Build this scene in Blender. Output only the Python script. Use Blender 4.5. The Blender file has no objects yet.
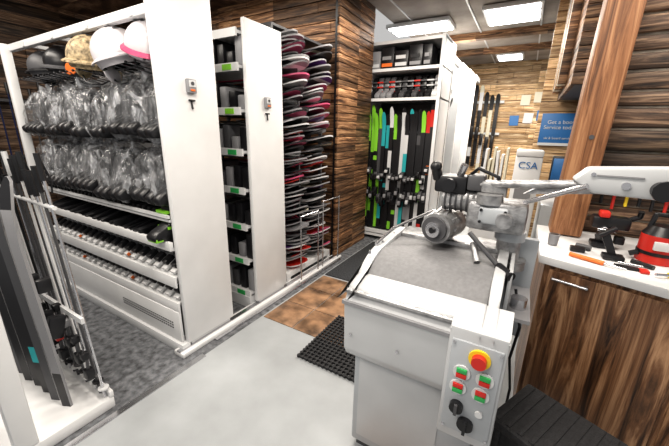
import bpy, bmesh, math, random
from mathutils import Vector, Matrix, Euler, noise
random.seed(7)
R=random.random
def U(a,b): return a+(b-a)*R()
sc=bpy.context.scene
sc.view_settings.view_transform='Standard'
try: sc.view_settings.look='Medium High Contrast'
except Exception: sc.view_settings.look='None'
sc.view_settings.exposure=0

# ------------------------------------------------------------ materials
def nt(name):
    m=bpy.data.materials.new(name); m.use_nodes=True
    t=m.node_tree; return m,t,t.nodes['Principled BSDF']
def mat(name,col,rough=.5,metal=0,var=0,scale=8,bump=0,bscale=60,emis=0,alpha=1,coat=0,stretch=(1,1,1)):
    m,t,b=nt(name)
    b.inputs['Base Color'].default_value=(*col,1); b.inputs['Roughness'].default_value=rough
    b.inputs['Metallic'].default_value=metal; b.inputs['Alpha'].default_value=alpha
    b.inputs['Coat Weight'].default_value=coat
    if emis: b.inputs['Emission Color'].default_value=(*col,1); b.inputs['Emission Strength'].default_value=emis
    tc=t.nodes.new('ShaderNodeTexCoord'); mp=t.nodes.new('ShaderNodeMapping'); mp.inputs['Scale'].default_value=stretch
    t.links.new(tc.outputs['Object'],mp.inputs['Vector'])
    if var:
        n=t.nodes.new('ShaderNodeTexNoise'); n.inputs['Scale'].default_value=scale; n.inputs['Detail'].default_value=6
        r=t.nodes.new('ShaderNodeValToRGB'); r.color_ramp.elements[0].position=.3; r.color_ramp.elements[1].position=.7
        r.color_ramp.elements[0].color=(*[max(0,c*(1-var)) for c in col],1); r.color_ramp.elements[1].color=(*[min(1,c*(1+var)) for c in col],1)
        t.links.new(mp.outputs[0],n.inputs['Vector']); t.links.new(n.outputs['Fac'],r.inputs[0]); t.links.new(r.outputs[0],b.inputs['Base Color'])
    if bump:
        n=t.nodes.new('ShaderNodeTexNoise'); n.inputs['Scale'].default_value=bscale; n.inputs['Detail'].default_value=4
        u=t.nodes.new('ShaderNodeBump'); u.inputs['Strength'].default_value=bump; u.inputs['Distance'].default_value=.01
        t.links.new(mp.outputs[0],n.inputs['Vector']); t.links.new(n.outputs['Fac'],u.inputs['Height']); t.links.new(u.outputs[0],b.inputs['Normal'])
    return m
def woodmat(name,c1,c2,c3,grain=(1.5,1.5,25),cell=(0,0,8),rough=.55,dist=1.5,lo=.45,hi=1.45):
    m,t,b=nt(name); b.inputs['Roughness'].default_value=rough
    tc=t.nodes.new('ShaderNodeTexCoord'); mp=t.nodes.new('ShaderNodeMapping'); mp.inputs['Scale'].default_value=grain
    n=t.nodes.new('ShaderNodeTexNoise'); n.inputs['Scale'].default_value=1; n.inputs['Detail'].default_value=9; n.inputs['Distortion'].default_value=dist; n.inputs['Roughness'].default_value=.65
    r=t.nodes.new('ShaderNodeValToRGB'); e=r.color_ramp.elements
    e[0].position=.36;e[0].color=(*c1,1);e[1].position=.64;e[1].color=(*c3,1);k=e.new(.5);k.color=(*c2,1)
    mp2=t.nodes.new('ShaderNodeMapping'); mp2.inputs['Scale'].default_value=cell
    fl=t.nodes.new('ShaderNodeVectorMath'); fl.operation='FLOOR'
    wn=t.nodes.new('ShaderNodeTexWhiteNoise')
    hs=t.nodes.new('ShaderNodeHueSaturation'); mr=t.nodes.new('ShaderNodeMapRange'); mr.inputs[3].default_value=lo; mr.inputs[4].default_value=hi
    add=t.nodes.new('ShaderNodeVectorMath'); add.operation='MULTIPLY_ADD'; add.inputs[1].default_value=(9,9,9)
    L=t.links.new
    L(tc.outputs['Object'],mp.inputs[0]); L(tc.outputs['Object'],mp2.inputs[0]); L(mp2.outputs[0],fl.inputs[0]); L(fl.outputs[0],wn.inputs['Vector'])
    L(wn.outputs['Color'],add.inputs[0]); L(mp.outputs[0],add.inputs[2]); L(add.outputs[0],n.inputs['Vector'])
    L(n.outputs['Fac'],r.inputs[0]); L(r.outputs[0],hs.inputs['Color']); L(wn.outputs['Value'],mr.inputs[0]); L(mr.outputs[0],hs.inputs['Value']); L(hs.outputs[0],b.inputs['Base Color'])
    u=t.nodes.new('ShaderNodeBump'); u.inputs['Strength'].default_value=.4; u.inputs['Distance'].default_value=.01; L(n.outputs['Fac'],u.inputs['Height']); L(u.outputs[0],b.inputs['Normal'])
    return m
white=mat('white_powdercoat',(.67,.67,.67),.35,0,.04,5)
white2=mat('white_shelf',(.59,.595,.60),.4)
offw=mat('offwhite_panel',(.47,.48,.49),.38,0,.07,4)
black=mat('black_plastic',(.012,.012,.014),.35)
black2=mat('black_rubber',(.02,.02,.022),.7,0,.3,60,.4,150)
dgrey=mat('dark_grey',(.07,.07,.075),.5)
mgrey=mat('mid_grey',(.25,.25,.26),.45)
lgrey=mat('machine_grey',(.38,.40,.42),.4,0,.07,6)
alu=mat('cast_aluminium',(.34,.34,.345),.36,.65,.4,25,.3,120)
steel=mat('steel',(.6,.6,.62),.25,.95)
red=mat('red_plastic',(.55,.03,.02),.35); orange=mat('orange_plastic',(.75,.17,.03),.4)
yellow=mat('yellow_plastic',(.80,.58,.03),.4); green=mat('green_plastic',(.04,.36,.10),.4)
lime=mat('lime_paint',(.24,.58,.05),.3); teal=mat('teal_paint',(.03,.36,.38),.3)
blue=mat('blue_paint',(.03,.15,.38),.4); purple=mat('purple_paint',(.12,.04,.2),.4); cream=mat('cream_paint',(.6,.56,.44),.4)
pink=mat('pink_paint',(.50,.08,.17),.4); navy=mat('navy_paint',(.02,.03,.09),.35)
belt=mat('abrasive_belt',(.17,.17,.175),.6,0,.12,60,.15,300)
plaid=mat('tan_helmet_cloth',(.36,.28,.17),.7,0,.7,45)
whiteh=mat('white_helmet_shell',(.66,.63,.65),.25)
carpet=mat('dark_carpet',(.14,.145,.155),.9,0,.6,24,.6,250)
matfl=mat('entrance_mat_fibre',(.05,.053,.058),.95,0,.6,80,.8,300)
floorm=mat('grey_vinyl_floor',(.345,.36,.37),.40,0,.14,3,.06,200)
slate=mat('brown_slate_tile',(.26,.155,.09),.42,0,.75,7,.3,20)
ceilm=mat('ceiling_panel',(.30,.265,.235),.8,0,.3,3)
chink=mat('log_chinking',(.28,.25,.21),.9,0,.4,12,.5,40)
tubem=mat('fluorescent_diffuser',(1,1,1),.4,emis=6)
logd=woodmat('dark_log_wall',(.016,.010,.007),(.095,.055,.034),(.30,.20,.13),(1.8,1.8,26),(.9,.9,8.3),lo=.4,hi=1.6)
logm=woodmat('brown_plank_wall',(.03,.014,.008),(.18,.092,.045),(.44,.26,.14),(2.1,2.1,30),(1.1,1.1,11.1),lo=.4,hi=1.5)
logl=woodmat('light_plank_wall',(.22,.12,.05),(.54,.35,.18),(.80,.61,.39),(2,2,26),(1.3,1.3,9.1),lo=.6,hi=1.35)
postm=woodmat('timber_post',(.10,.04,.016),(.27,.12,.052),(.45,.24,.12),(26,26,1.5),(0,0,0),lo=.9,hi=1)
cabm=woodmat('walnut_veneer',(.024,.012,.007),(.17,.082,.039),(.42,.25,.14),(13,13,.9),(2.6,0,0),.32,2.6,.75,1.15)
def plasticbag():
    m,t,b=nt('clear_grey_bag_film'); L=t.links.new
    b.inputs['Roughness'].default_value=.14; b.inputs['Base Color'].default_value=(.48,.49,.51,1); b.inputs['Coat Weight'].default_value=1; b.inputs['Metallic'].default_value=.25
    tc=t.nodes.new('ShaderNodeTexCoord'); mp=t.nodes.new('ShaderNodeMapping'); mp.inputs['Scale'].default_value=(1,1,.5)
    v=t.nodes.new('ShaderNodeTexNoise'); v.inputs['Scale'].default_value=15; v.inputs['Detail'].default_value=4; v.inputs['Distortion'].default_value=1.6
    L(tc.outputs['Object'],mp.inputs[0]); L(mp.outputs[0],v.inputs['Vector'])
    u=t.nodes.new('ShaderNodeBump'); u.inputs['Strength'].default_value=1; u.inputs['Distance'].default_value=.06; L(v.outputs['Fac'],u.inputs['Height']); L(u.outputs[0],b.inputs['Normal'])
    v2=t.nodes.new('ShaderNodeTexNoise'); v2.inputs['Scale'].default_value=12; v2.inputs['Detail'].default_value=4; v2.inputs['Distortion'].default_value=1; L(mp.outputs[0],v2.inputs['Vector'])
    r=t.nodes.new('ShaderNodeValToRGB'); r.color_ramp.elements[0].position=.46; r.color_ramp.elements[0].color=(.16,.16,.16,1); r.color_ramp.elements[1].position=.60; r.color_ramp.elements[1].color=(.8,.8,.8,1)
    L(v2.outputs['Fac'],r.inputs[0]); L(r.outputs[0],b.inputs['Alpha'])
    return m
bagm=plasticbag()

# ------------------------------------------------------------ mesh builder
class B:
    def __init__(s,name): s.name=name; s.bm=bmesh.new(); s.m=[]
    def _i(s,m):
        if m not in s.m: s.m.append(m)
        return s.m.index(m)
    def box(s,lo,hi,m,rot=None,bev=0,piv=None):
        lo=Vector(lo);hi=Vector(hi);c=(lo+hi)/2;d=hi-lo
        Mx=Matrix.Diagonal((abs(d.x),abs(d.y),abs(d.z),1))
        if rot:
            p=Vector(piv) if piv else c
            Mx=Matrix.Translation(p)@Euler(rot).to_matrix().to_4x4()@Matrix.Translation(c-p)@Mx
        else: Mx=Matrix.Translation(c)@Mx
        tmp=bmesh.new(); g=bmesh.ops.create_cube(tmp,size=1,matrix=Mx)
        if bev: bmesh.ops.bevel(tmp,geom=tmp.edges[:],offset=bev,segments=2,affect='EDGES',profile=.5)
        s.merge(tmp,m)
    def merge(s,tmp,m):
        i=s._i(m); vm={v:s.bm.verts.new(v.co) for v in tmp.verts}
        for f in tmp.faces:
            try: nf=s.bm.faces.new([vm[v] for v in f.verts]); nf.material_index=i
            except ValueError: pass
        tmp.free()
    def cyl(s,p1,p2,r,m,r2=None,seg=16):
        p1=Vector(p1);p2=Vector(p2);d=p2-p1
        tmp=bmesh.new(); q=Vector((0,0,1)).rotation_difference(d.normalized())
        bmesh.ops.create_cone(tmp,cap_ends=True,segments=seg,radius1=r,radius2=r if r2 is None else r2,depth=d.length,matrix=Matrix.Translation((p1+p2)/2)@q.to_matrix().to_4x4())
        s.merge(tmp,m)
    def sph(s,c,r,m,rot=(0,0,0),cut=None,seg=20):
        tmp=bmesh.new(); bmesh.ops.create_uvsphere(tmp,u_segments=seg,v_segments=seg//2+2,radius=1)
        if cut is not None:
            bmesh.ops.bisect_plane(tmp,geom=tmp.verts[:]+tmp.edges[:]+tmp.faces[:],plane_co=(0,0,cut),plane_no=(0,0,1),clear_inner=True)
        if not isinstance(r,tuple): r=(r,r,r)
        Mx=Matrix.Translation(c)@Euler(rot).to_matrix().to_4x4()@Matrix.Diagonal((*r,1))
        bmesh.ops.transform(tmp,matrix=Mx,verts=tmp.verts)
        s.merge(tmp,m)
    def tube(s,pts,r,m,seg=10):
        for a,b in zip(pts,pts[1:]): s.cyl(a,b,r,m,seg=seg)
        for a in pts[1:-1]: s.sph(a,r,m,seg=10)
    def prism(s,pts,vec,m,bev=0):
        tmp=bmesh.new(); vec=Vector(vec)
        a=[tmp.verts.new(Vector(p)) for p in pts]; b=[tmp.verts.new(Vector(p)+vec) for p in pts]
        n=len(pts); tmp.faces.new(a[::-1]); tmp.faces.new(b)
        for i in range(n): tmp.faces.new((a[i],a[(i+1)%n],b[(i+1)%n],b[i]))
        bmesh.ops.recalc_face_normals(tmp,faces=tmp.faces)
        if bev: bmesh.ops.bevel(tmp,geom=tmp.edges[:],offset=bev,segments=2,affect='EDGES',profile=.5)
        s.merge(tmp,m)
    def plank(s,o,a,b,n,secs,th,m,mside=None,mfun=None):
        o=Vector(o);a=Vector(a);b=Vector(b);n=Vector(n)
        i=s._i(m); j=s._i(mside or m); prev=None
        for (t,w,l) in secs:
            c=o+a*t+n*l
            ii=s._i(mfun(t)) if mfun else i
            r=[s.bm.verts.new(c-b*w),s.bm.verts.new(c+b*w),s.bm.verts.new(c+b*w-n*th),s.bm.verts.new(c-b*w-n*th)]
            if prev:
                for k in range(4):
                    f=s.bm.faces.new((prev[k],prev[(k+1)%4],r[(k+1)%4],r[k])); f.material_index=ii if k in(0,2) else j
            else: f=s.bm.faces.new(r); f.material_index=j
            prev=r
        f=s.bm.faces.new(prev[::-1]); f.material_index=j
    def done(s,ang=35):
        bmesh.ops.recalc_face_normals(s.bm,faces=s.bm.faces)
        me=bpy.data.meshes.new(s.name); s.bm.to_mesh(me); s.bm.free()
        for m in s.m: me.materials.append(m)
        for p in me.polygons: p.use_smooth=True
        me.set_sharp_from_angle(angle=math.radians(ang))
        o=bpy.data.objects.new(s.name,me); sc.collection.objects.link(o); return o
def text(body,loc,size,m,rot,parent,name='lettering',ext=.001):
    c=bpy.data.curves.new(name,'FONT'); c.body=body; c.size=size; c.extrude=ext; c.align_x='CENTER'; c.align_y='CENTER'
    o=bpy.data.objects.new(name,c); sc.collection.objects.link(o); o.location=loc; o.rotation_euler=rot; c.materials.append(m)
    o.parent=parent; return o

# ------------------------------------------------------------ room shell
CZ=2.95
f=B('floor'); f.box((-1.68,-1.2,-.05),(2.6,8.2,0),floorm); f.box((-5.6,-1.2,-.05),(-1.68,8.2,0),carpet); f.done()
t=B('trim_1'); t.box((-1.70,-.6,0),(-1.66,1.15,.006),steel); t.done()
c=B('ceiling'); c.box((-1.85,-1.2,CZ),(2.6,8.2,CZ+.05),ceilm)
for k in range(30):
    y=-1.2+k*.15; c.box((-5.6,y,CZ),(-1.85,y+.145,CZ+.05),logd)
for y in (5.6,6.6): c.box((-1.85,y,CZ-.09),(2.6,y+.12,CZ),logm)
c.box((-1.85,3.2,CZ-.12),(2.6,3.36,CZ),logm)
for k in range(5): c.box((-1.6+k*.75,3.36,CZ-.012),(-1.58+k*.75,8.0,CZ),white2)
c.done()
def plankwall(name,axis,pos,a0,a1,z0,z1,h,m,th=.03,face=-1,backm=None,gap=.006,jit=.008):
    w=B(name); z=z0
    while z<z1-.01:
        hh=h*U(.75,1.25) if jit>.01 else h
        zz=min(z+hh-gap,z1)
        a=a0
        while a<a1-.01:
            L=min(a1-a,U(.7,1.6)); o=U(0,jit)
            if axis=='y': w.box((a,pos-o,z),(a+L-.004,pos+th,zz),m,bev=.004 if jit<.01 else .014)
            else: w.box((pos-th,a,z),(pos+o,a+L-.004,zz),m,bev=.004)
            a+=L
        z+=hh
    bmm=backm or black
    if axis=='y': w.box((a0,pos+.012,z0),(a1,pos+th+.02,z1),bmm)
    else: w.box((pos-th-.02,a0,z0),(pos-.012,a1,z1),bmm)
    return w.done()
plankwall('wall_back_left','y',3.2,-5.55,-1.87,0,CZ,.10,logm)
plankwall('wall_side_aisle','x',-1.84,3.18,4.04,0,CZ,.085,logm)
plankwall('wall_back','y',8.0,-2.3,2.4,0,CZ,.11,logl)
plankwall('wall_left','x',-5.5,-1.1,3.2,0,CZ,.12,logd)
plankwall('wall_right_back','y',4.4,.06,2.4,0,CZ,.11,logl)
plankwall('wall_right','y',2.40,.27,2.4,0,CZ,.10,logd,th=.05,backm=chink,gap=.012,jit=.022)

for i,(x0,x1,y0,y1) in enumerate([(-1.95,-1.1,4.65,5.1),(-.7,-.08,4.5,5.15),(-.75,-.3,7.0,7.5)]):
    l=B('ceiling_light'); l.box((x0,y0,CZ-.06),(x1,y1,CZ-.013),white,bev=.005)
    n=3; w=(y1-y0)/n
    for k in range(n): l.box((x0+.03,y0+k*w+.03,CZ-.075),(x1-.03,y0+(k+1)*w-.03,CZ-.055),tubem,bev=.008)
    l.done()
l=B('spot_light'); l.cyl((-2.6,2.3,CZ-.001),(-2.6,2.3,CZ-.08),.015,dgrey); l.cyl((-2.6,2.3,CZ-.08),(-2.56,2.22,CZ-.18),.045,white2); l.cyl((-2.56,2.22,CZ-.18),(-2.558,2.217,CZ-.184),.04,tubem); l.done()

# ------------------------------------------------------------ boots / bags
def boot(b,x,y,z,m,w=.1,s=1,flip=-1,trim=None):
    pr=[(0,0),(.29,0),(.31,.05),(.26,.09),(.15,.14),(.14,.3),(.1,.33),(-.02,.31),(-.05,.2),(-.02,.07)]
    b.prism([(x-w/2,y+flip*p[0]*s,z+p[1]*s) for p in pr],(w,0,0),m,bev=.014)
    if trim:
        for k in (.10,.17,.24): b.box((x-w/2-.006,y+flip*.16*s-.012,z+k*s),(x+w/2+.006,y+flip*.0*s,z+k*s+.016),trim)
b=B('bagged_ski_boots')
for row,z0 in enumerate((1.41,1.01)):
    for k in range(10):
        x=-3.65+k*.191+U(-.012,.012); y=1.24+U(-.03,.03); zz0=z0+U(-.02,.02)
        for q in (-.042,.042):
            boot(b,x+q,y+.10,zz0+.02,black,w=.068,s=.9)
        cz=zz0+.17
        tmp=bmesh.new(); bmesh.ops.create_icosphere(tmp,subdivisions=4,radius=1)
        off=Vector((U(0,50),U(0,50),U(0,50)))
        for v in tmp.verts:
            n=v.co.copy(); e=.55
            q=Vector([math.copysign(abs(c)**e,c) for c in n])
            wz=1.0-.18*max(0,q.z)**2-.12*max(0,-q.z); dy=1.0-.3*max(0,q.z)
            p=Vector((q.x*.096*wz,q.y*.145*dy,q.z*.185))
            p+=noise.noise_vector(p*8+off)*.028+noise.noise_vector(Vector((p.x*34,p.y*34,p.z*12))+off)*.013
            v.co=Vector((x,y,cz))+p
        b.merge(tmp,bagm)
        b.cyl((x,y,zz0+.33),(x+U(-.02,.02),y+.03,zz0+.385),.03,bagm,r2=.06,seg=9)
b.done(60)

# ------------------------------------------------------------ rack 1 (mobile boot rack)
def endpanel(b,x,y0,y1,h,t=.035):
    b.box((x-t,y0,.06),(x,y1,h),white,bev=.008)
    b.box((x-t-.004,y0+.03,.0),(x-.01,y1-.03,.06),white2)
r=B('boot_storage_rack')
X0,X1,Y0,Y1=-3.82,-1.8,1.08,1.53
endpanel(r,X1,Y0+.045,Y1,2.38)
r.box((X0,Y0,.06),(X0+.06,Y0+.06,2.12),white,bev=.006); r.box((X0,Y1-.06,.06),(X0+.06,Y1,2.12),white,bev=.006)
for y in (Y0+.045,Y1-.06):
    r.box((X0,y,2.07),(X1-.035,y+.04,2.12),white,bev=.004)
r.box((X0,Y1-.05,1.93),(X1-.035,Y1-.01,1.96),white2)
for i in range(4):
    x=X0+.35+i*.5; r.box((x,Y0+.04,2.075),(x+.03,Y1,2.10),white2)
for z in (1.83,1.43):
    r.box((X0+.05,1.42,z-.02),(X1-.05,1.45,z+.03),white2)
    for k in range(20):
        x=X0+.12+k*.095; r.cyl((x,1.43,z),(x,1.13,z+.03),.005,steel,seg=8); r.sph((x,1.13,z+.03),.009,black,seg=8)
for k in range(15):
    x=X0+.15+k*.125; r.box((x,1.36,1.88),(x+.05,1.46,1.95),black,bev=.008)
r.box((X0+.05,Y0+.04,.93),(X1-.035,Y1-.02,.945),white2)
r.box((X0+.05,Y0+.02,.74),(X1-.035,Y0+.045,.80),white,bev=.004)
r.box((X0+.05,Y0+.04,.74),(X1-.035,Y1-.02,.755),white2)
r.box((X0+.05,Y0+.03,.955),(X1-.035,Y0+.045,.975),white2)
for k in range(30):
    x=X0+.1+k*.063
    r.box((x,Y0+.03,.765),(x+.04,Y0+.27,.81+U(0,.05)),black,rot=(U(.1,.35),U(-.15,.15),0),bev=.006)
    r.box((x,Y0+.08,.95),(x+.035,Y0+.32,.985),black,bev=.006)
def tray(z,y):
    pv=(0,y,z); an=(math.radians(30),0,0)
    r.box((X0+.05,y,z),(X1-.05,y+.40,z+.012),white2,rot=an,piv=pv)
    r.box((X0+.05,y-.015,z-.05),(X1-.035,y+.0,z+.03),white,bev=.003)
    for k in range(20):
        x=X0+.10+k*.095
        r.box((x,y+.03,z+.02),(x+.05,y+.33,z+.045),white,rot=an,piv=pv,bev=.004)
        r.box((x-.004,y+.06,z+.046),(x+.044,y+.13,z+.078),black,rot=an,piv=pv,bev=.004)
        r.box((x+.004,y+.15,z+.046),(x+.040,y+.30,z+.082),black,rot=an,piv=pv,bev=.004)
        if k%8==5: r.box((x+.052,y+.03,z+.03),(x+.062,y+.05,z+.05),orange,rot=an,piv=pv)
tray(.53,Y0+.04); tray(.34,Y0+.04)
r.box((X0+.02,Y1-.02,.1),(X1-.05,Y1-.01,.95),white2)
r.box((X0,Y0+.02,.07),(X1-.035,Y0+.04,.30),white,bev=.004)
r.box((X0,Y0+.04,.07),(X1-.05,Y1,.10),white2)
r.box((X0,Y0+.0,.0),(X1,Y0+.06,.07),white2,bev=.004)
for k in range(26):
    for j in range(3):
        x=-2.55+k*.025; r.box((x,Y0+.017,.16+j*.02),(x+.014,Y0+.021,.168+j*.02),dgrey)
def reader(r,y,z):
    r.box((X1,y-.03,z-.04),(X1+.025,y+.03,z+.04),mgrey,bev=.006); r.box((X1+.025,y-.022,z-.005),(X1+.028,y+.022,z+.032),white2); r.cyl((X1+.025,y,z+.014),(X1+.031,y,z+.014),.011,dgrey)
    r.box((X1+.025,y-.014,z-.028),(X1+.029,y+.014,z-.018),orange)
    r.cyl((X1,y,z-.075),(X1+.008,y,z-.13),.006,black,seg=8); r.box((X1,y-.02,z-.085),(X1+.015,y+.02,z-.075),black,bev=.002)
reader(r,1.33,1.74)
r.done()

t=B('rack_floor_rail'); t.box((-1.86,1.05,0),(-1.76,3.15,.035),white,bev=.006); t.box((-1.83,1.05,.035),(-1.79,3.15,.042),steel); t.box((-1.755,1.3,0),(-1.725,3.15,.012),steel); t.done()

# ------------------------------------------------------------ rack 2
r=B('accessory_storage_rack'); Y0,Y1=1.78,2.2
endpanel(r,X1,Y0+.02,Y1,2.24); endpanel(r,X0+.05,Y0,Y1,2.2)
for z in (.12,.42,.72,1.02,1.32,1.62,1.92,2.14):
    r.box((X0+.05,Y0,z),(X1-.05,Y1,z+.02),white2); r.box((X0+.05,Y0-.015,z-.02),(X1-.05,Y0,z+.035),white)
    if z<2.1:
        for k in range(20):
            x=X0+.12+k*.094; r.box((x,Y0+.03,z+.02),(x+.07,Y0+.3,z+U(.12,.24)),random.choice([black,dgrey,black,mgrey,black]),bev=.01)
        r.box((X1-.20,Y0-.02,z-.012),(X1-.11,Y0-.014,z+.026),random.choice([green,green,lime]))
r.box((X0,Y0-.02,.0),(X1-.05,Y1,.1),white2)
reader(r,2.0,1.70)
r.done()

# ------------------------------------------------------------ snowboard rack
r=B('snowboard_rack'); 
r.box((-3.3,2.28,.06),(-1.86,3.1,.12),white,bev=.005); r.box((-3.3,2.28,0),(-1.86,2.34,.06),white2); r.box((-3.3,3.04,0),(-1.86,3.1,.06),white2)
for y in (2.30,2.665,3.08):
    r.box((-2.02,y-.012,.1),(-1.98,y+.012,2.34),dgrey)
    r.box((-3.0,y-.012,.1),(-2.96,y+.012,2.34),dgrey)
r.box((-3.0,2.29,2.34),(-1.98,3.1,2.36),dgrey)
for (ya,yb,h) in ((2.33,2.63,.72),(2.72,3.05,.8)):
    r.tube([(-1.72,ya,.02),(-1.72,ya,h),(-1.72,yb,h),(-1.72,yb,.02)],.007,steel)
r.tube([(-1.72,2.3,.06),(-1.72,3.12,.06)],.014,white)
r.done()
s=B('stacked_snowboards')
cols=[black,black,dgrey,white2,mgrey,black,cream,mgrey,white2,black,white2,dgrey,pink,mgrey,purple,black,pink,black,mgrey,red]
for yc in (2.485,2.88):
    z=.16
    while z<2.28:
        L=U(1.0,1.15); W=U(.122,.15); lift=U(.03,.065); xn=-1.76+U(-.12,.02)
        secs=[]
        for t in (0,.012,.03,.06,.1,.15,.22,.35,.6,L):
            w=W*math.sqrt(max(0.03,1-(1-min(t,.16)/.16)**2)); 
            if t>.3: w=W*.9
            secs.append((t,w,lift*max(0,1-t/.22)**2))
        m1=random.choice(cols); m2=random.choice(cols)
        cut=U(.05,.3)
        s.plank((xn,yc+U(-.03,.03),z),(-1,0,U(-.015,.015)),(0,1,U(-.10,.10)),(0,0,1),secs,.014,m1,random.choice([m1,black,mgrey,mgrey,white2]),mfun=lambda t:m1 if t<cut else m2)
        if R()<.35: s.box((xn-.5,yc-.1,z+.001),(xn-.3,yc+.1,z+.028),black)
        z+=U(.022,.042)
s.done()

# ------------------------------------------------------------ ski rack (frontal)
def skipat(cs,p=.5):
    br=sorted(U(.1,1.6) for _ in range(6)); seq=[random.choice(cs[1:]) if R()<p else cs[0] for _ in range(7)]
    def fn(t):
        for q,c_ in zip(br,seq):
            if t<q: return c_
        return seq[-1]
    return fn
r=B('ski_rack'); SX0,SX1,SY=-1.98,-.98,4.12
for x in (SX0,SX1-.04):
    r.box((x,SY,0),(x+.04,SY+.6,2.6),white,bev=.004)
    r.box((x,SY-.02,0),(x+.04,SY+.03,2.6),white,bev=.004)
for z in (.06,1.90,2.25,2.56): r.box((SX0,SY,z),(SX1,SY+.55,z+.02),white2); r.box((SX0,SY-.02,z-.01),(SX1,SY,z+.025),white)
r.box((SX0,SY+.5,0),(SX1,SY+.54,2.6),black)
r.box((SX0,SY+.12,1.5),(SX1,SY+.15,1.53),mgrey); r.box((SX0,SY-.02,.10),(SX1,SY+.02,.15),white)
r.done()
s=B('rental_skis')
n=17
pal=[[lime,black,black],[black,lime,lime],[black,lime,white2],[black,lime,dgrey],[black,teal,white2],[teal,black,black],[black,white2,teal],[black,dgrey,lime],[black,white2,lime],[white2,black,mgrey],[black,white2,teal],[black,teal,mgrey],[mgrey,black,white2],[black,red,dgrey],[black,lime,white2],[black,red,white2],[black,red,orange]]
for k in range(n):
    x=SX0+.070+k*.0535; top=1.82+U(-.10,.04); cs=pal[k]
    L=top-.16
    base=[(0,.006,.05),(.02,.020,.045),(.06,.027,.03),(.14,.028,.01)]+[(.2+.06*q,.0255,0) for q in range(int((L-.25)/.06))]+[(L,.026,0)]
    s.plank((x,SY+.08+.02*(k%2),top),(0,-.02,-1),(1,0,0),(0,-1,0),base,.012,cs[0],black,mfun=skipat(cs,.5))
    for (a,h2) in ((.80,.09),(1.05,.13)):
        z=top-a+U(-.06,.06); s.box((x-.024,SY-.02,z-h2),(x+.024,SY+.05,z),random.choice([black,black,dgrey]),bev=.008); s.box((x-.018,SY-.05,z-h2*.7),(x+.018,SY-.01,z-h2*.3),random.choice([black,mgrey,white2]),bev=.005)
s.done()
s=B('shelved_ski_boots')
for k in range(11):
    x=SX0+.085+k*.083; boot(s,x,SY+.28,1.925,random.choice([black,dgrey,black,mgrey,white2]),w=.07,s=.85,trim=random.choice([white2,mgrey,red,dgrey]))
x=SX0+.05
while x<SX1-.16:
    w=U(.10,.2); h=U(.18,.26); mm=random.choice([black,black,dgrey,white2,mgrey,black])
    s.box((x,SY+.02,2.277),(x+w-.01,SY+.3,2.277+h),mm,bev=.006); s.box((x+.015,SY+.012,2.30),(x+w-.025,SY+.021,2.34),random.choice([red,orange,white2,mgrey])); s.box((x+.02,SY+.012,2.38),(x+w-.04,SY+.021,2.42),random.choice([white2,black,mgrey])); x+=w
s.done()
r=B('ski_rack')
for j,y in enumerate((4.75,5.3,5.85,6.4)):
    r.box((SX0,y,.0),(SX1-.02+j*.02,y+.05,2.5),white,bev=.004)
    r.box((SX1-.06,y+.05,0),(SX1-.02+j*.02,y+.45,.08),white2); r.box((SX1-.06,y+.05,2.42),(SX1-.02+j*.02,y+.5,2.5),white2)
    for q in range(3): 
        yy=y+.13+q*.12; secs=[(0,.006,.05),(.03,.025,.045),(.08,.036,.03),(.14,.037,.01),(1.8+q*.1,.034,0)]
        r.plank((SX1-.1,yy,2.2-q*.1),(0,0,-1),(0,1,0),(1,0,0),secs,.014,random.choice([black,navy,teal,red,dgrey,black]),black)
r.done()
s=B('wall_hung_skis')
for k in range(9):
    x=-1.55+k*.11; top=2.5+U(-.2,.1)
    secs=[(0,.006,.05),(.02,.03,.045),(.06,.040,.03),(.14,.041,.01)]+[(.3+.2*q,.036,0) for q in range(8)]
    s.plank((x,7.9,top),(0,0,-1),(1,0,0),(0,-1,0),secs,.02,black,black,mfun=skipat([black,white2,dgrey,black,cream]))
    s.box((x-.03,7.8,top-1.1),(x+.03,7.9,top-.85),black,bev=.01)
s.box((-1.65,7.93,2.15),(-.55,7.97,2.2),white2); s.box((-1.65,7.93,1.5),(-.55,7.97,1.55),white2)
s.done()
p=B('wall_notice_papers')
for k,(x,z) in enumerate([(-.25,2.1),(-.02,2.15),(-.15,1.75),(.08,1.8),(-.4,1.7)]):
    p.box((x,7.975,z),(x+.17,7.985,z+.2),random.choice([white2,cream,blue]),rot=(0,U(-.05,.05),0))
p.done()

# ------------------------------------------------------------ mats
t=B('entrance_mat'); t.box((-1.66,2.68,0),(-.4,3.95,.012),matfl,bev=.004); t.done()
t=B('slate_tile_floor')
y=1.72
xs=[-1.66,-1.36,-1.06,-.76,-.46]
for j in range(3):
    for x in xs:
        t.box((x,y,0),(x+.294,y+.305,.006),slate,bev=.002)
    y+=.312
for x in (-.53,-.23): t.box((x,.76,0),(x+.294,1.06,.004),slate,bev=.001)
t.done()
t=B('perforated_rubber_mat')
x0,x1,y0,y1=-1.12,-.66,1.48,2.04
nx,ny=14,17
for i in range(nx+1):
    x=x0+(x1-x0)*i/nx; t.box((x-.005,y0,.006),(x+.005,y1,.020),black2)
for j in range(ny+1):
    y=y0+(y1-y0)*j/ny; t.box((x0,y-.005,.006),(x1,y+.005,.020),black2)
for i in range(nx+1):
    for j in range(ny+1):
        t.cyl((x0+(x1-x0)*i/nx,y0+(y1-y0)*j/ny,.006),(x0+(x1-x0)*i/nx,y0+(y1-y0)*j/ny,.022),.0115,black2,seg=8)
o=t.done()

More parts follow.
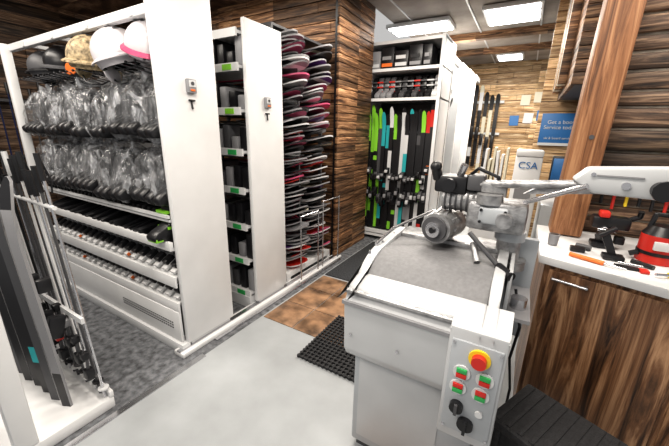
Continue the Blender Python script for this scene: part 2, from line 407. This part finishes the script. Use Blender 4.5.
# ------------------------------------------------------------ left ski rack (near)
r=B('ski_pole_rack')
r.box((-3.0,.18,.0),(-1.74,.62,.07),white,bev=.01)
r.box((-3.0,.60,.07),(-1.74,.62,.11),white,bev=.003)
r.box((-1.80,.22,.07),(-1.74,.30,1.3),white,bev=.008)
r.cyl((-3.0,.56,1.14),(-1.78,.56,1.14),.010,white2)
r.box((-3.0,.555,.55),(-1.76,.57,.58),white2)
r.done()
s=B('leaning_ski_equipment')
for k in range(11):
    x=-1.90-k*.10
    yb=.41+U(-.02,.02); m1=random.choice([black,dgrey,black])
    secs=[(0,.006,.05),(.02,.018,.045),(.06,.026,.03),(.14,.027,.01)]+[(.3+.1*q,.024,0) for q in range(12)]
    s.plank((x,yb,1.44+U(-.16,.02)),(.015,.03,-1),(.9,.42,0),(-.42,.9,0),secs,.014,m1,mgrey,mfun=skipat([m1,mgrey,white2,m1,random.choice([white2,red,teal])],.2))
    s.box((x-.022,yb+.03,.46),(x+.022,yb+.10,.58),black,bev=.01,rot=(U(-.3,.3),0,0)); s.box((x-.018,yb+.03,.72),(x+.022,yb+.09,.79),random.choice([black,mgrey,black]),bev=.01)
for k in range(18):
    x=-1.77-k*.052; dx=-.05-.012*(k%4); h=1.32+U(-.1,.05); yb=.59
    s.cyl((x,yb,.075),(x+dx,yb-.035,h),.0065,random.choice([white,dgrey,steel,black]),seg=8)
    s.cyl((x+dx*.95,yb-.033,h-.10),(x+dx*1.04,yb-.037,h+.02),.012,random.choice([black,black,white2]),seg=8)
    s.tube([(x+dx,yb-.03,h),(x+dx+.01,yb-.01,h-.1),(x+dx-.01,yb-.01,h-.16)],.004,black,seg=6)
    s.cyl((x,yb,.13+.02*(k%3)),(x,yb,.138+.02*(k%3)),.026,[white2,black,dgrey][k%3],seg=12)
for k in range(12):
    x=-1.79-k*.075; z=.22+.07*(k%4); s.box((x-.02,.53,z),(x+.03,.57,z+.06),black,bev=.008); s.cyl((x,.55,z+.05),(x+.01,.55,z+.12),.008,dgrey,seg=8); s.box((x-.015,.53,z+.12),(x+.02,.565,z+.16),[black,black,mgrey,black,red][k%5],bev=.006)
s.done()

# ------------------------------------------------------------ helmets & goggles on top
def helmet(name,x,y,z,rx,m,trim,rot):
    h=B(name); Rm=Euler(rot).to_matrix()
    def P(v): return Vector((x,y,z))+Rm@Vector(v)
    h.sph((x,y,z),(rx,rx*1.2,rx*1.05),m,rot,cut=-.45,seg=28)
    h.sph((x,y,z),(rx*.93,rx*1.12,rx*.97),black,rot,cut=-.43,seg=24)
    for k in range(9):
        a=math.radians(-150+k*15); b2=math.radians(-150+(k+1)*15)
        h.prism([P((math.cos(a)*rx,math.sin(a)*rx*1.2,-.02)),P((math.cos(b2)*rx,math.sin(b2)*rx*1.2,-.02)),P((math.cos(b2)*rx*1.12,math.sin(b2)*rx*1.42,-.035)),P((math.cos(a)*rx*1.12,math.sin(a)*rx*1.42,-.035))],(0,0,.008),trim)
    for sx in (-1,1):
        h.sph(P((sx*rx*.93,rx*.15,-rx*.55)),(rx*.16,rx*.45,rx*.45),trim,rot)
        h.tube([P((sx*rx*.9,0,-rx*.8)),P((sx*rx*.5,-.03,-rx*1.1)),P((0,-.04,-rx*1.15))],.005,black)
    for sx in (-.5,-.17,.17,.5):
        q=P((sx*rx,-.2*rx,rx*1.03*math.sqrt(1-sx*sx-.03))); h.sph(q,(.009,.035,.006),dgrey,rot,seg=10)
    h.done()
helmet('ski_helmet',-2.56,1.19,1.925,.135,plaid,plaid,(.1,.15,.3))
helmet('ski_helmet',-2.24,1.19,1.925,.14,whiteh,whiteh,(.2,-.25,.4))
helmet('ski_helmet',-1.98,1.23,1.955,.125,whiteh,pink,(.3,.3,.5))
helmet('ski_helmet',-3.15,1.26,1.95,.12,black,dgrey,(.1,.1,.2))
helmet('ski_helmet',-3.45,1.26,1.94,.12,dgrey,black,(.1,-.1,.1))
g=B('ski_goggles'); gx,gy,gz=-2.84,1.16,1.88
pr=[(-.09,.03),(-.06,.05),(.06,.05),(.09,.03),(.085,-.03),(.03,-.048),(.0,-.03),(-.03,-.048),(-.085,-.03)]
g.prism([(gx+p[0],gy,gz+p[1]) for p in pr],(0,.04,0),black,bev=.008); g.prism([(gx+p[0]*.85,gy-.006,gz+p[1]*.8) for p in pr],(0,.01,0),orange,bev=.002)
g.tube([(gx-.09,gy+.03,gz),(gx-.1,gy+.12,gz),(gx,gy+.18,gz),(gx+.1,gy+.12,gz),(gx+.09,gy+.03,gz)],.012,black); g.done()
g=B('ski_boot'); boot(g,-1.92,1.25,.805,black,w=.10,s=.72,trim=lime); g.box((-1.97,1.04,.805),(-1.87,1.09,.835),lime,bev=.006); g.done()

# ------------------------------------------------------------ belt grinding machine
g=B('ski_belt_grinding_machine')
g.box((-.52,1.10,.05),(.0,1.72,.62),lgrey,bev=.015)
g.box((-.50,1.13,.0),(-.02,1.70,.06),dgrey)
g.box((-.49,1.094,.10),(-.13,1.102,.54),offw,bev=.004)
prof=[(1.04,.58),(1.02,.62),(1.01,.84),(1.05,.90),(1.12,.92),(1.75,.92),(1.75,.60)]
g.prism([(-.535,p[0],p[1]) for p in prof],(.545,0,0),offw,bev=.008)
ck=[(1.05,.88)]+[(1.33-.26*math.cos(a),.79+.205*math.sin(a)) for a in [math.radians(d) for d in range(25,91,8)]]+[(1.62,1.01),(1.70,.9)]
for x in (-.535,-.03): g.prism([(x,p[0],p[1]) for p in ck],(.04,0,0),offw,bev=.005)
tmp=bmesh.new(); N=20; ang=[math.radians(12+ (100-12)*i/N) for i in range(N+1)]
pts=[(1.33-.245*math.cos(a),.79+.195*math.sin(a)) for a in ang]+[(1.60,.98)]
v0=[tmp.verts.new((-.495,*p)) for p in pts]; v1=[tmp.verts.new((-.03,*p)) for p in pts]
for i in range(len(pts)-1): tmp.faces.new((v0[i],v1[i],v1[i+1],v0[i+1]))
g.merge(tmp,belt)
g.cyl((-.49,1.33,.79),(-.04,1.33,.79),.18,dgrey,seg=40)
g.tube([(-.53,1.03,.885),(-.03,1.03,.885)],.012,alu)
g.box((-.54,1.003,.835),(.0,1.02,.85),mgrey)
for x in (-.50,-.30,-.1): g.cyl((x,1.012,.70),(x,1.006,.70),.006,steel,seg=8)
for y in (1.2,1.35,1.5): g.cyl((-.515,y,.99),(-.515,y,1.005),.006,steel,seg=8)
g.tube([(-.53,1.30,1.00),(-.50,1.44,1.05),(-.36,1.62,1.12),(-.2,1.66,1.11)],.007,steel)
g.box((-.50,1.55,.93),(-.03,1.70,1.00),alu,bev=.01)
g.cyl((-.30,1.44,1.08),(-.26,1.62,1.08),.070,alu,seg=28); g.cyl((-.305,1.425,1.08),(-.30,1.445,1.08),.058,dgrey,seg=28); g.cyl((-.308,1.41,1.08),(-.30,1.43,1.08),.036,steel,seg=24); g.cyl((-.31,1.40,1.08),(-.30,1.42,1.08),.014,black)
for k in range(10):
    a=k*math.pi/5; g.box((-.29+math.cos(a)*.07-.006,1.47,1.08+math.sin(a)*.07-.006),(-.29+math.cos(a)*.07+.006,1.6,1.08+math.sin(a)*.07+.006),alu)
g.cyl((-.30,1.56,1.21),(-.14,1.56,1.21),.055,alu,seg=24)
for k in range(6): g.cyl((-.29+k*.024,1.56,1.21),(-.282+k*.024,1.56,1.21),.06,dgrey,seg=24)
g.box((-.34,1.50,1.24),(-.20,1.60,1.32),black,bev=.012); g.cyl((-.33,1.52,1.30),(-.34,1.50,1.35),.022,black); g.sph((-.34,1.50,1.355),.026,black)
g.box((-.20,1.50,1.26),(-.13,1.60,1.33),dgrey,bev=.01); g.cyl((-.24,1.54,1.31),(-.22,1.52,1.37),.016,steel); g.cyl((-.27,1.50,1.28),(-.27,1.46,1.28),.03,black)
g.tube([(-.22,1.55,1.3),(-.16,1.5,1.36),(-.08,1.5,1.33),(-.05,1.52,1.22)],.007,black)
g.box((-.18,1.45,1.10),(.05,1.62,1.23),alu,bev=.02); g.box((-.13,1.42,1.14),(-.02,1.46,1.21),lgrey,bev=.01)
for x in (-.12,-.03):
    for z in (1.15,1.2): g.cyl((x,1.425,z),(x,1.412,z),.006,black,seg=8)
g.cyl((-.10,1.47,1.22),(-.10,1.47,1.26),.05,alu); g.cyl((-.03,1.42,1.17),(-.03,1.38,1.17),.03,alu,seg=20)
g.cyl((.0,1.58,.90),(.0,1.58,1.12),.05,alu,seg=24); g.cyl((.0,1.58,.92),(.0,1.58,.96),.08,alu,seg=24); g.cyl((.0,1.58,1.05),(.0,1.58,1.09),.062,lgrey,seg=24)
g.cyl((-.15,1.40,1.10),(-.02,1.36,.99),.010,dgrey); g.cyl((-.02,1.36,.99),(.03,1.30,.98),.018,black)
g.cyl((-.13,1.42,1.05),(-.10,1.36,.99),.014,alu)
g.cyl((-.16,1.52,1.29),(.20,1.44,1.335),.017,alu); g.box((-.14,1.49,1.26),(-.04,1.56,1.31),alu,bev=.008)
g.prism([(.02,1.50,1.27),(.06,1.49,1.30),(.26,1.42,1.34),(.26,1.42,1.31)],(0,.03,0),alu)
g.cyl((.03,1.48,1.24),(.20,1.36,1.34),.010,steel)
g.prism([(.16,1.37,1.355),(.20,1.37,1.40),(.55,1.37,1.425),(.60,1.37,1.40),(.60,1.37,1.34),(.40,1.37,1.31),(.22,1.37,1.315)],(0,.09,0),offw,bev=.01)
g.cyl((.385,1.37,1.345),(.385,1.335,1.345),.026,black,seg=24); g.cyl((.385,1.34,1.345),(.385,1.325,1.345),.032,black,seg=10)
g.cyl((.30,1.37,1.35),(.30,1.36,1.35),.012,steel); g.box((.22,1.366,1.375),(.34,1.37,1.38),mgrey)
for x in (.21,.45): g.cyl((x,1.37,1.38),(x,1.364,1.38),.007,steel,seg=8)
g.box((.02,1.30,.80),(.035,1.66,1.0),offw,bev=.004); g.box((.0,1.62,.55),(.12,1.66,1.05),lgrey,bev=.006); g.box((.02,1.30,.80),(.12,1.66,.815),mgrey)
g.cyl((.075,1.40,.815),(.075,1.40,.86),.03,steel)
g.box((-.12,.98,.46),(.055,1.12,.90),offw,bev=.008)
g.prism([(-.12,.98,.89),(-.12,1.12,.89),(-.12,1.12,.93)],(.175,0,0),offw)
g.box((-.108,.972,.50),(.045,.982,.86),lgrey,bev=.004)
yp=.972
g.cyl((-.02,yp,.815),(-.02,yp-.008,.815),.033,yellow,seg=28); g.cyl((-.02,yp,.815),(-.02,yp-.03,.815),.022,red,seg=24)
for (x,z,m1,m2) in ((-.065,.745,red,green),(.005,.745,red,green),(-.07,.685,green,red),(.0,.685,green,red)):
    g.cyl((x,yp+.002,z),(x,yp-.006,z),.027,white2,seg=20); 
    g.box((x-.016,yp-.012,z+.001),(x+.016,yp-.004,z+.018),m2,bev=.002); g.box((x-.016,yp-.012,z-.018),(x+.016,yp-.004,z-.001),m1,bev=.002)
g.cyl((-.065,yp,.61),(-.065,yp-.02,.61),.022,black); g.box((-.07,yp-.03,.59),(-.06,yp-.018,.63),dgrey); g.cyl((.005,yp,.61),(.005,yp-.008,.61),.012,white2)
g.cyl((-.03,yp,.55),(-.03,yp-.015,.55),.026,black); g.box((-.035,yp-.03,.525),(-.025,yp-.012,.575),black)
for sx in (-.1,.038):
    for z in (.51,.85): g.cyl((sx,yp,z),(sx,yp-.003,z),.005,steel,seg=8)
g.tube([(.06,1.5,.85),(.10,1.45,.7),(.09,1.5,.5),(.12,1.55,.3),(.12,1.6,.02)],.006,black)
gm=g.done()

# ------------------------------------------------------------ counter
g=B('wooden_workbench')
A=Vector((.14,1.74,0)); D=Vector((1.2,-.43,0)).normalized(); 
def cp(t): return A+D*t
g.prism([(.14,1.74,.91),tuple(cp(1.6)+Vector((0,0,.91))),(1.7,2.37,.91),(.14,2.37,.91)],(0,0,.04),white,bev=.004)
in1=cp(.03)+Vector((0,.03,0)); in2=cp(1.58)+Vector((0,.03,0))
g.prism([tuple(in1),tuple(in2),(1.66,2.36,0),(.17,2.36,0)],(0,0,.91),cabm)
rz=math.atan2(D.y,D.x)
for k in range(3):
    a=cp(.05+k*.5)+Vector((0,.012,.06)); 
    g.box(tuple(a),tuple(a+Vector((.48,.018,.83))),cabm,rot=(0,0,rz),piv=tuple(a),bev=.003)
    h0=cp(.07+k*.5)+Vector((0,-.012,.855)); h1=cp(.2+k*.5)+Vector((0,-.012,.855))
    for q in (h0,h1): g.cyl(tuple(q),tuple(q+Vector((0,.03,0))),.006,steel)
    g.cyl(tuple(h0),tuple(h1),.007,steel)
g.done()
p=B('timber_post'); p.box((.195,2.16,.958),(.345,2.33,CZ-.004),postm,bev=.008,rot=(0,.022,0),piv=(.27,2.2,.958)); 
for z in (1.5,2.2): p.cyl((.285,2.161,z),(.285,2.155,z),.012,dgrey,seg=10)
p.done()
c=B('plank_wall_cabinet')
z=1.86
while z<CZ-.13:
    zz=min(z+.085,CZ-.125); c.box((.205,3.0,z),(1.0,3.03,zz-.004),logm,bev=.003); c.box((.205,3.03,z),(.23,4.35,zz-.004),logm,bev=.003); z+=.085
c.box((.225,3.02,1.87),(1.0,4.34,CZ-.125),dgrey)
c.done()
s=B('hung_trim_strips')
for k in range(10):
    y=3.42+k*.085; s.box((.14,y,1.92),(.20,y+.035,2.93),[logm,cream,logm,postm,logl][k%5],bev=.003)
s.done()

# counter contents
v=B('corded_shop_vacuum'); vx,vy=.60,1.95
v.cyl((vx,vy,.952),(vx,vy,1.08),.072,red,seg=30); v.cyl((vx,vy,1.08),(vx,vy,1.12),.072,black,r2=.05,seg=30); v.cyl((vx,vy,.99),(vx,vy,1.005),.075,black,seg=30)
v.box((vx-.04,vy-.082,1.02),(vx+.04,vy-.066,1.06),white2,bev=.004); v.tube([(vx-.05,vy,1.11),(vx-.04,vy,1.17),(vx+.04,vy,1.17),(vx+.05,vy,1.11)],.010,black)
v.tube([(vx-.07,vy-.02,.99),(vx-.10,vy-.02,.975)],.012,black)
v.done()
v=B('bench_clamp')
v.box((.37,2.02,.952),(.46,2.10,.98),black,bev=.006); v.box((.39,2.04,.98),(.44,2.09,1.08),black,bev=.006); v.box((.35,2.0,1.06),(.50,2.08,1.12),black,bev=.01); v.cyl((.40,1.99,1.06),(.40,2.12,1.06),.014,steel); v.cyl((.37,1.97,1.06),(.44,1.97,1.06),.007,steel); v.box((.37,1.98,1.12),(.41,2.04,1.15),red,bev=.006)
v.box((.46,2.03,.98),(.5,2.07,1.02),black,bev=.006); v.tube([(.48,2.05,1.1),(.53,2.04,1.13),(.53,2.03,1.16)],.012,black)
v.done()
v=B('bench_clamp')
v.box((.39,1.83,.952),(.47,1.89,.975),black,bev=.006); v.prism([(.41,1.85,.975),(.44,1.85,.975),(.40,1.85,1.07),(.36,1.85,1.08)],(0,.03,0),black); v.cyl((.35,1.83,1.06),(.42,1.89,1.09),.013,black)
v.done()
v=B('hand_tools')
v.cyl((.26,1.80,.962),(.38,1.74,.962),.01,orange); v.cyl((.38,1.74,.962),(.45,1.705,.962),.005,steel)
v.cyl((.66,1.80,.965),(.59,1.72,.965),.013,yellow); v.cyl((.59,1.72,.965),(.54,1.70,.965),.006,steel)
v.box((.60,1.64,.952),(.68,1.68,.97),blue,bev=.003); v.box((.42,1.74,.952),(.50,1.77,.962),black); v.box((.27,1.88,.952),(.33,1.92,.975),black,bev=.004)
v.cyl((.50,1.86,.96),(.56,1.80,.96),.010,black); v.cyl((.44,1.80,.96),(.52,1.79,.96),.006,steel); v.cyl((.30,1.96,.965),(.36,1.94,.965),.014,dgrey); v.box((.50,1.72,.952),(.53,1.76,.965),red,bev=.003)
v.done()
v=B('metal_cup'); v.cyl((.20,1.95,.952),(.20,1.95,1.01),.022,mgrey,r2=.025,seg=20); v.cyl((.20,1.95,1.009),(.20,1.95,1.011),.021,black,seg=20); v.done()
v=B('wall_tool_shelf')
v.box((.40,2.22,1.27),(1.2,2.37,1.29),mgrey); 
for k in range(12):
    x=.41+k*.05; v.box((x,2.23,1.29),(x+.038,2.30,1.29+U(.03,.07)),random.choice([yellow,black,black,dgrey,green,white2,mgrey]),bev=.006)
for k in range(8):
    x=.42+k*.055; v.cyl((x,2.34,1.24),(x,2.33,1.14-U(0,.05)),.008,random.choice([red,black,yellow,black]),seg=8); v.cyl((x,2.37,1.24),(x,2.33,1.24),.003,steel,seg=6)
v.done()

v=B('white_display_tower')
v.box((-.06,3.0,0),(.13,3.25,1.34),white,bev=.01); v.box((-.06,2.985,1.34),(.13,3.25,1.39),white,bev=.01); v.box((-.09,2.97,0),(.15,3.28,.05),mgrey)
v.box((-.03,2.985,1.00),(.09,2.999,1.13),mgrey)
o=v.done(); text('CSA',(.035,2.982,1.27),.075,blue,(math.pi/2,0,0),o)
v=B('brochure_stack')
for k in range(6):
    x=-.32+k*.035; v.box((x,3.3,1.02),(x+.02,3.5,1.36+U(-.1,.05)),random.choice([white2,white,cream,offw]),rot=(0,U(-.06,.06),0))
v.box((-.36,3.25,.0),(-.10,3.55,1.02),white2,bev=.01); v.box((-.37,3.24,.9),(-.09,3.56,1.02),mgrey,bev=.008)
v.done()
v=B('service_price_sign'); v.box((.10,4.34,1.40),(.50,4.37,1.74),blue,bev=.004); v.box((.10,4.337,1.40),(.50,4.341,1.43),white2)
o=v.done(); text('Get a boot\nService today',(.28,4.335,1.62),.055,white2,(math.pi/2,0,0),o); text('ski & board service',(.28,4.335,1.48),.034,white2,(math.pi/2,0,0),o,'small_lettering')
v=B('display_monitor'); v.box((.22,3.3,1.08),(.46,3.33,1.32),blue,bev=.006); v.box((.21,3.31,1.06),(.47,3.35,1.34),black,bev=.008); v.cyl((.34,3.34,.95),(.34,3.34,1.1),.02,black); v.box((.18,3.1,.0),(.7,3.6,.95),offw,bev=.01); v.done()

# black step stool
g=B('black_step_stool'); 
def rs(lo,hi,m,bev=.006): g.box(lo,hi,m,rot=(0,0,-.45),piv=(.27,1.25,0),bev=bev)
rs((.09,1.09,.39),(.45,1.41,.43),black2,.012)
for k in range(8): rs((.11+k*.042,1.105,.43),(.128+k*.042,1.395,.434),black2,.001)
for (x,y) in ((.11,1.11),(.40,1.11),(.11,1.36),(.40,1.36)): rs((x,y,0),(x+.03,y+.03,.40),black2)
rs((.12,1.115,.1),(.42,1.125,.39),black2,.003); rs((.12,1.375,.1),(.42,1.385,.39),black2,.003); rs((.115,1.12,.1),(.125,1.38,.39),black2,.003); rs((.415,1.12,.1),(.425,1.38,.39),black2,.003)
g.done()

s=B('hanging_ski_poles')
for k in range(26):
    y=.5+k*.1; x=-5.38; h=U(1.9,2.2); s.cyl((x,y,.7),(x+.02,y,h),.008,random.choice([black,dgrey,steel,navy]),seg=6); s.cyl((x+.02,y,h-.12),(x+.02,y,h),.016,black,seg=8); s.cyl((x,y,.76),(x,y,.77),.04,black,seg=10)
for z in (1.75,1.1): s.box((-5.50,.4,z),(-5.36,3.15,z+.03),dgrey)
s.done()
s=B('dark_boot_shelf')
for z in (.05,.45,.85,1.25,1.65,2.05):
    s.box((-5.2,2.75,z),(-4.0,3.15,z+.02),dgrey)
    if z<2:
        for k in range(11): boot(s,-5.13+k*.105,3.05,z+.02,random.choice([black,dgrey,black,mgrey]),w=.085,s=.85)
for x in (-5.22,-4.0): s.box((x,2.75,0),(x+.02,3.15,2.1),dgrey)
s.done()

# ------------------------------------------------------------ lights
def area(name,loc,sx,sy,p,rot=(0,0,0),col=(1,.93,.84)):
    l=bpy.data.lights.new(name,'AREA'); l.shape='RECTANGLE'; l.size=sx; l.size_y=sy; l.energy=p; l.color=col
    o=bpy.data.objects.new(name,l); o.location=loc; o.rotation_euler=rot; sc.collection.objects.link(o)
area('lamp_aisle',(-.4,.7,2.9),1.3,.3,48)
area('front_fill',(-1.2,-.8,2.7),2.0,.5,38,(math.radians(50),0,math.radians(20)))  # unseen ambient fill added behind the camera, no visible fixture
area('lamp_mid',(-.9,3.0,2.82),1.0,.3,54)
area('lamp_back',(-.6,5.8,2.80),1.8,1.0,170)
area('lamp_left',(-3.2,.3,2.85),2.0,.4,46)
area('lamp_rackgap',(-3.0,2.5,2.88),2.0,.3,24)
area('lamp_bench',(.95,1.6,2.85),.8,.4,26)
w=bpy.data.worlds.new('World'); sc.world=w; w.use_nodes=True
w.node_tree.nodes['Background'].inputs[0].default_value=(1,.985,.97,1); w.node_tree.nodes['Background'].inputs[1].default_value=.48

# ------------------------------------------------------------ camera
F,th,yw,ro=317.2,.28154,.52619,.0232
fh=Vector((-math.sin(yw),math.cos(yw),0)); r_=Vector((math.cos(yw),math.sin(yw),0)); zz=Vector((0,0,1))
f_=math.cos(th)*fh-math.sin(th)*zz; u_=math.sin(th)*fh+math.cos(th)*zz
r2=math.cos(ro)*r_+math.sin(ro)*u_; u2=-math.sin(ro)*r_+math.cos(ro)*u_
cam=bpy.data.cameras.new('camera'); co=bpy.data.objects.new('camera',cam); sc.collection.objects.link(co)
M=Matrix((r2,u2,-f_)).transposed().to_4x4(); M.translation=(0,0,1.5); co.matrix_world=M
cam.sensor_width=36; cam.lens=36*F/669; cam.clip_start=.02
sc.camera=co
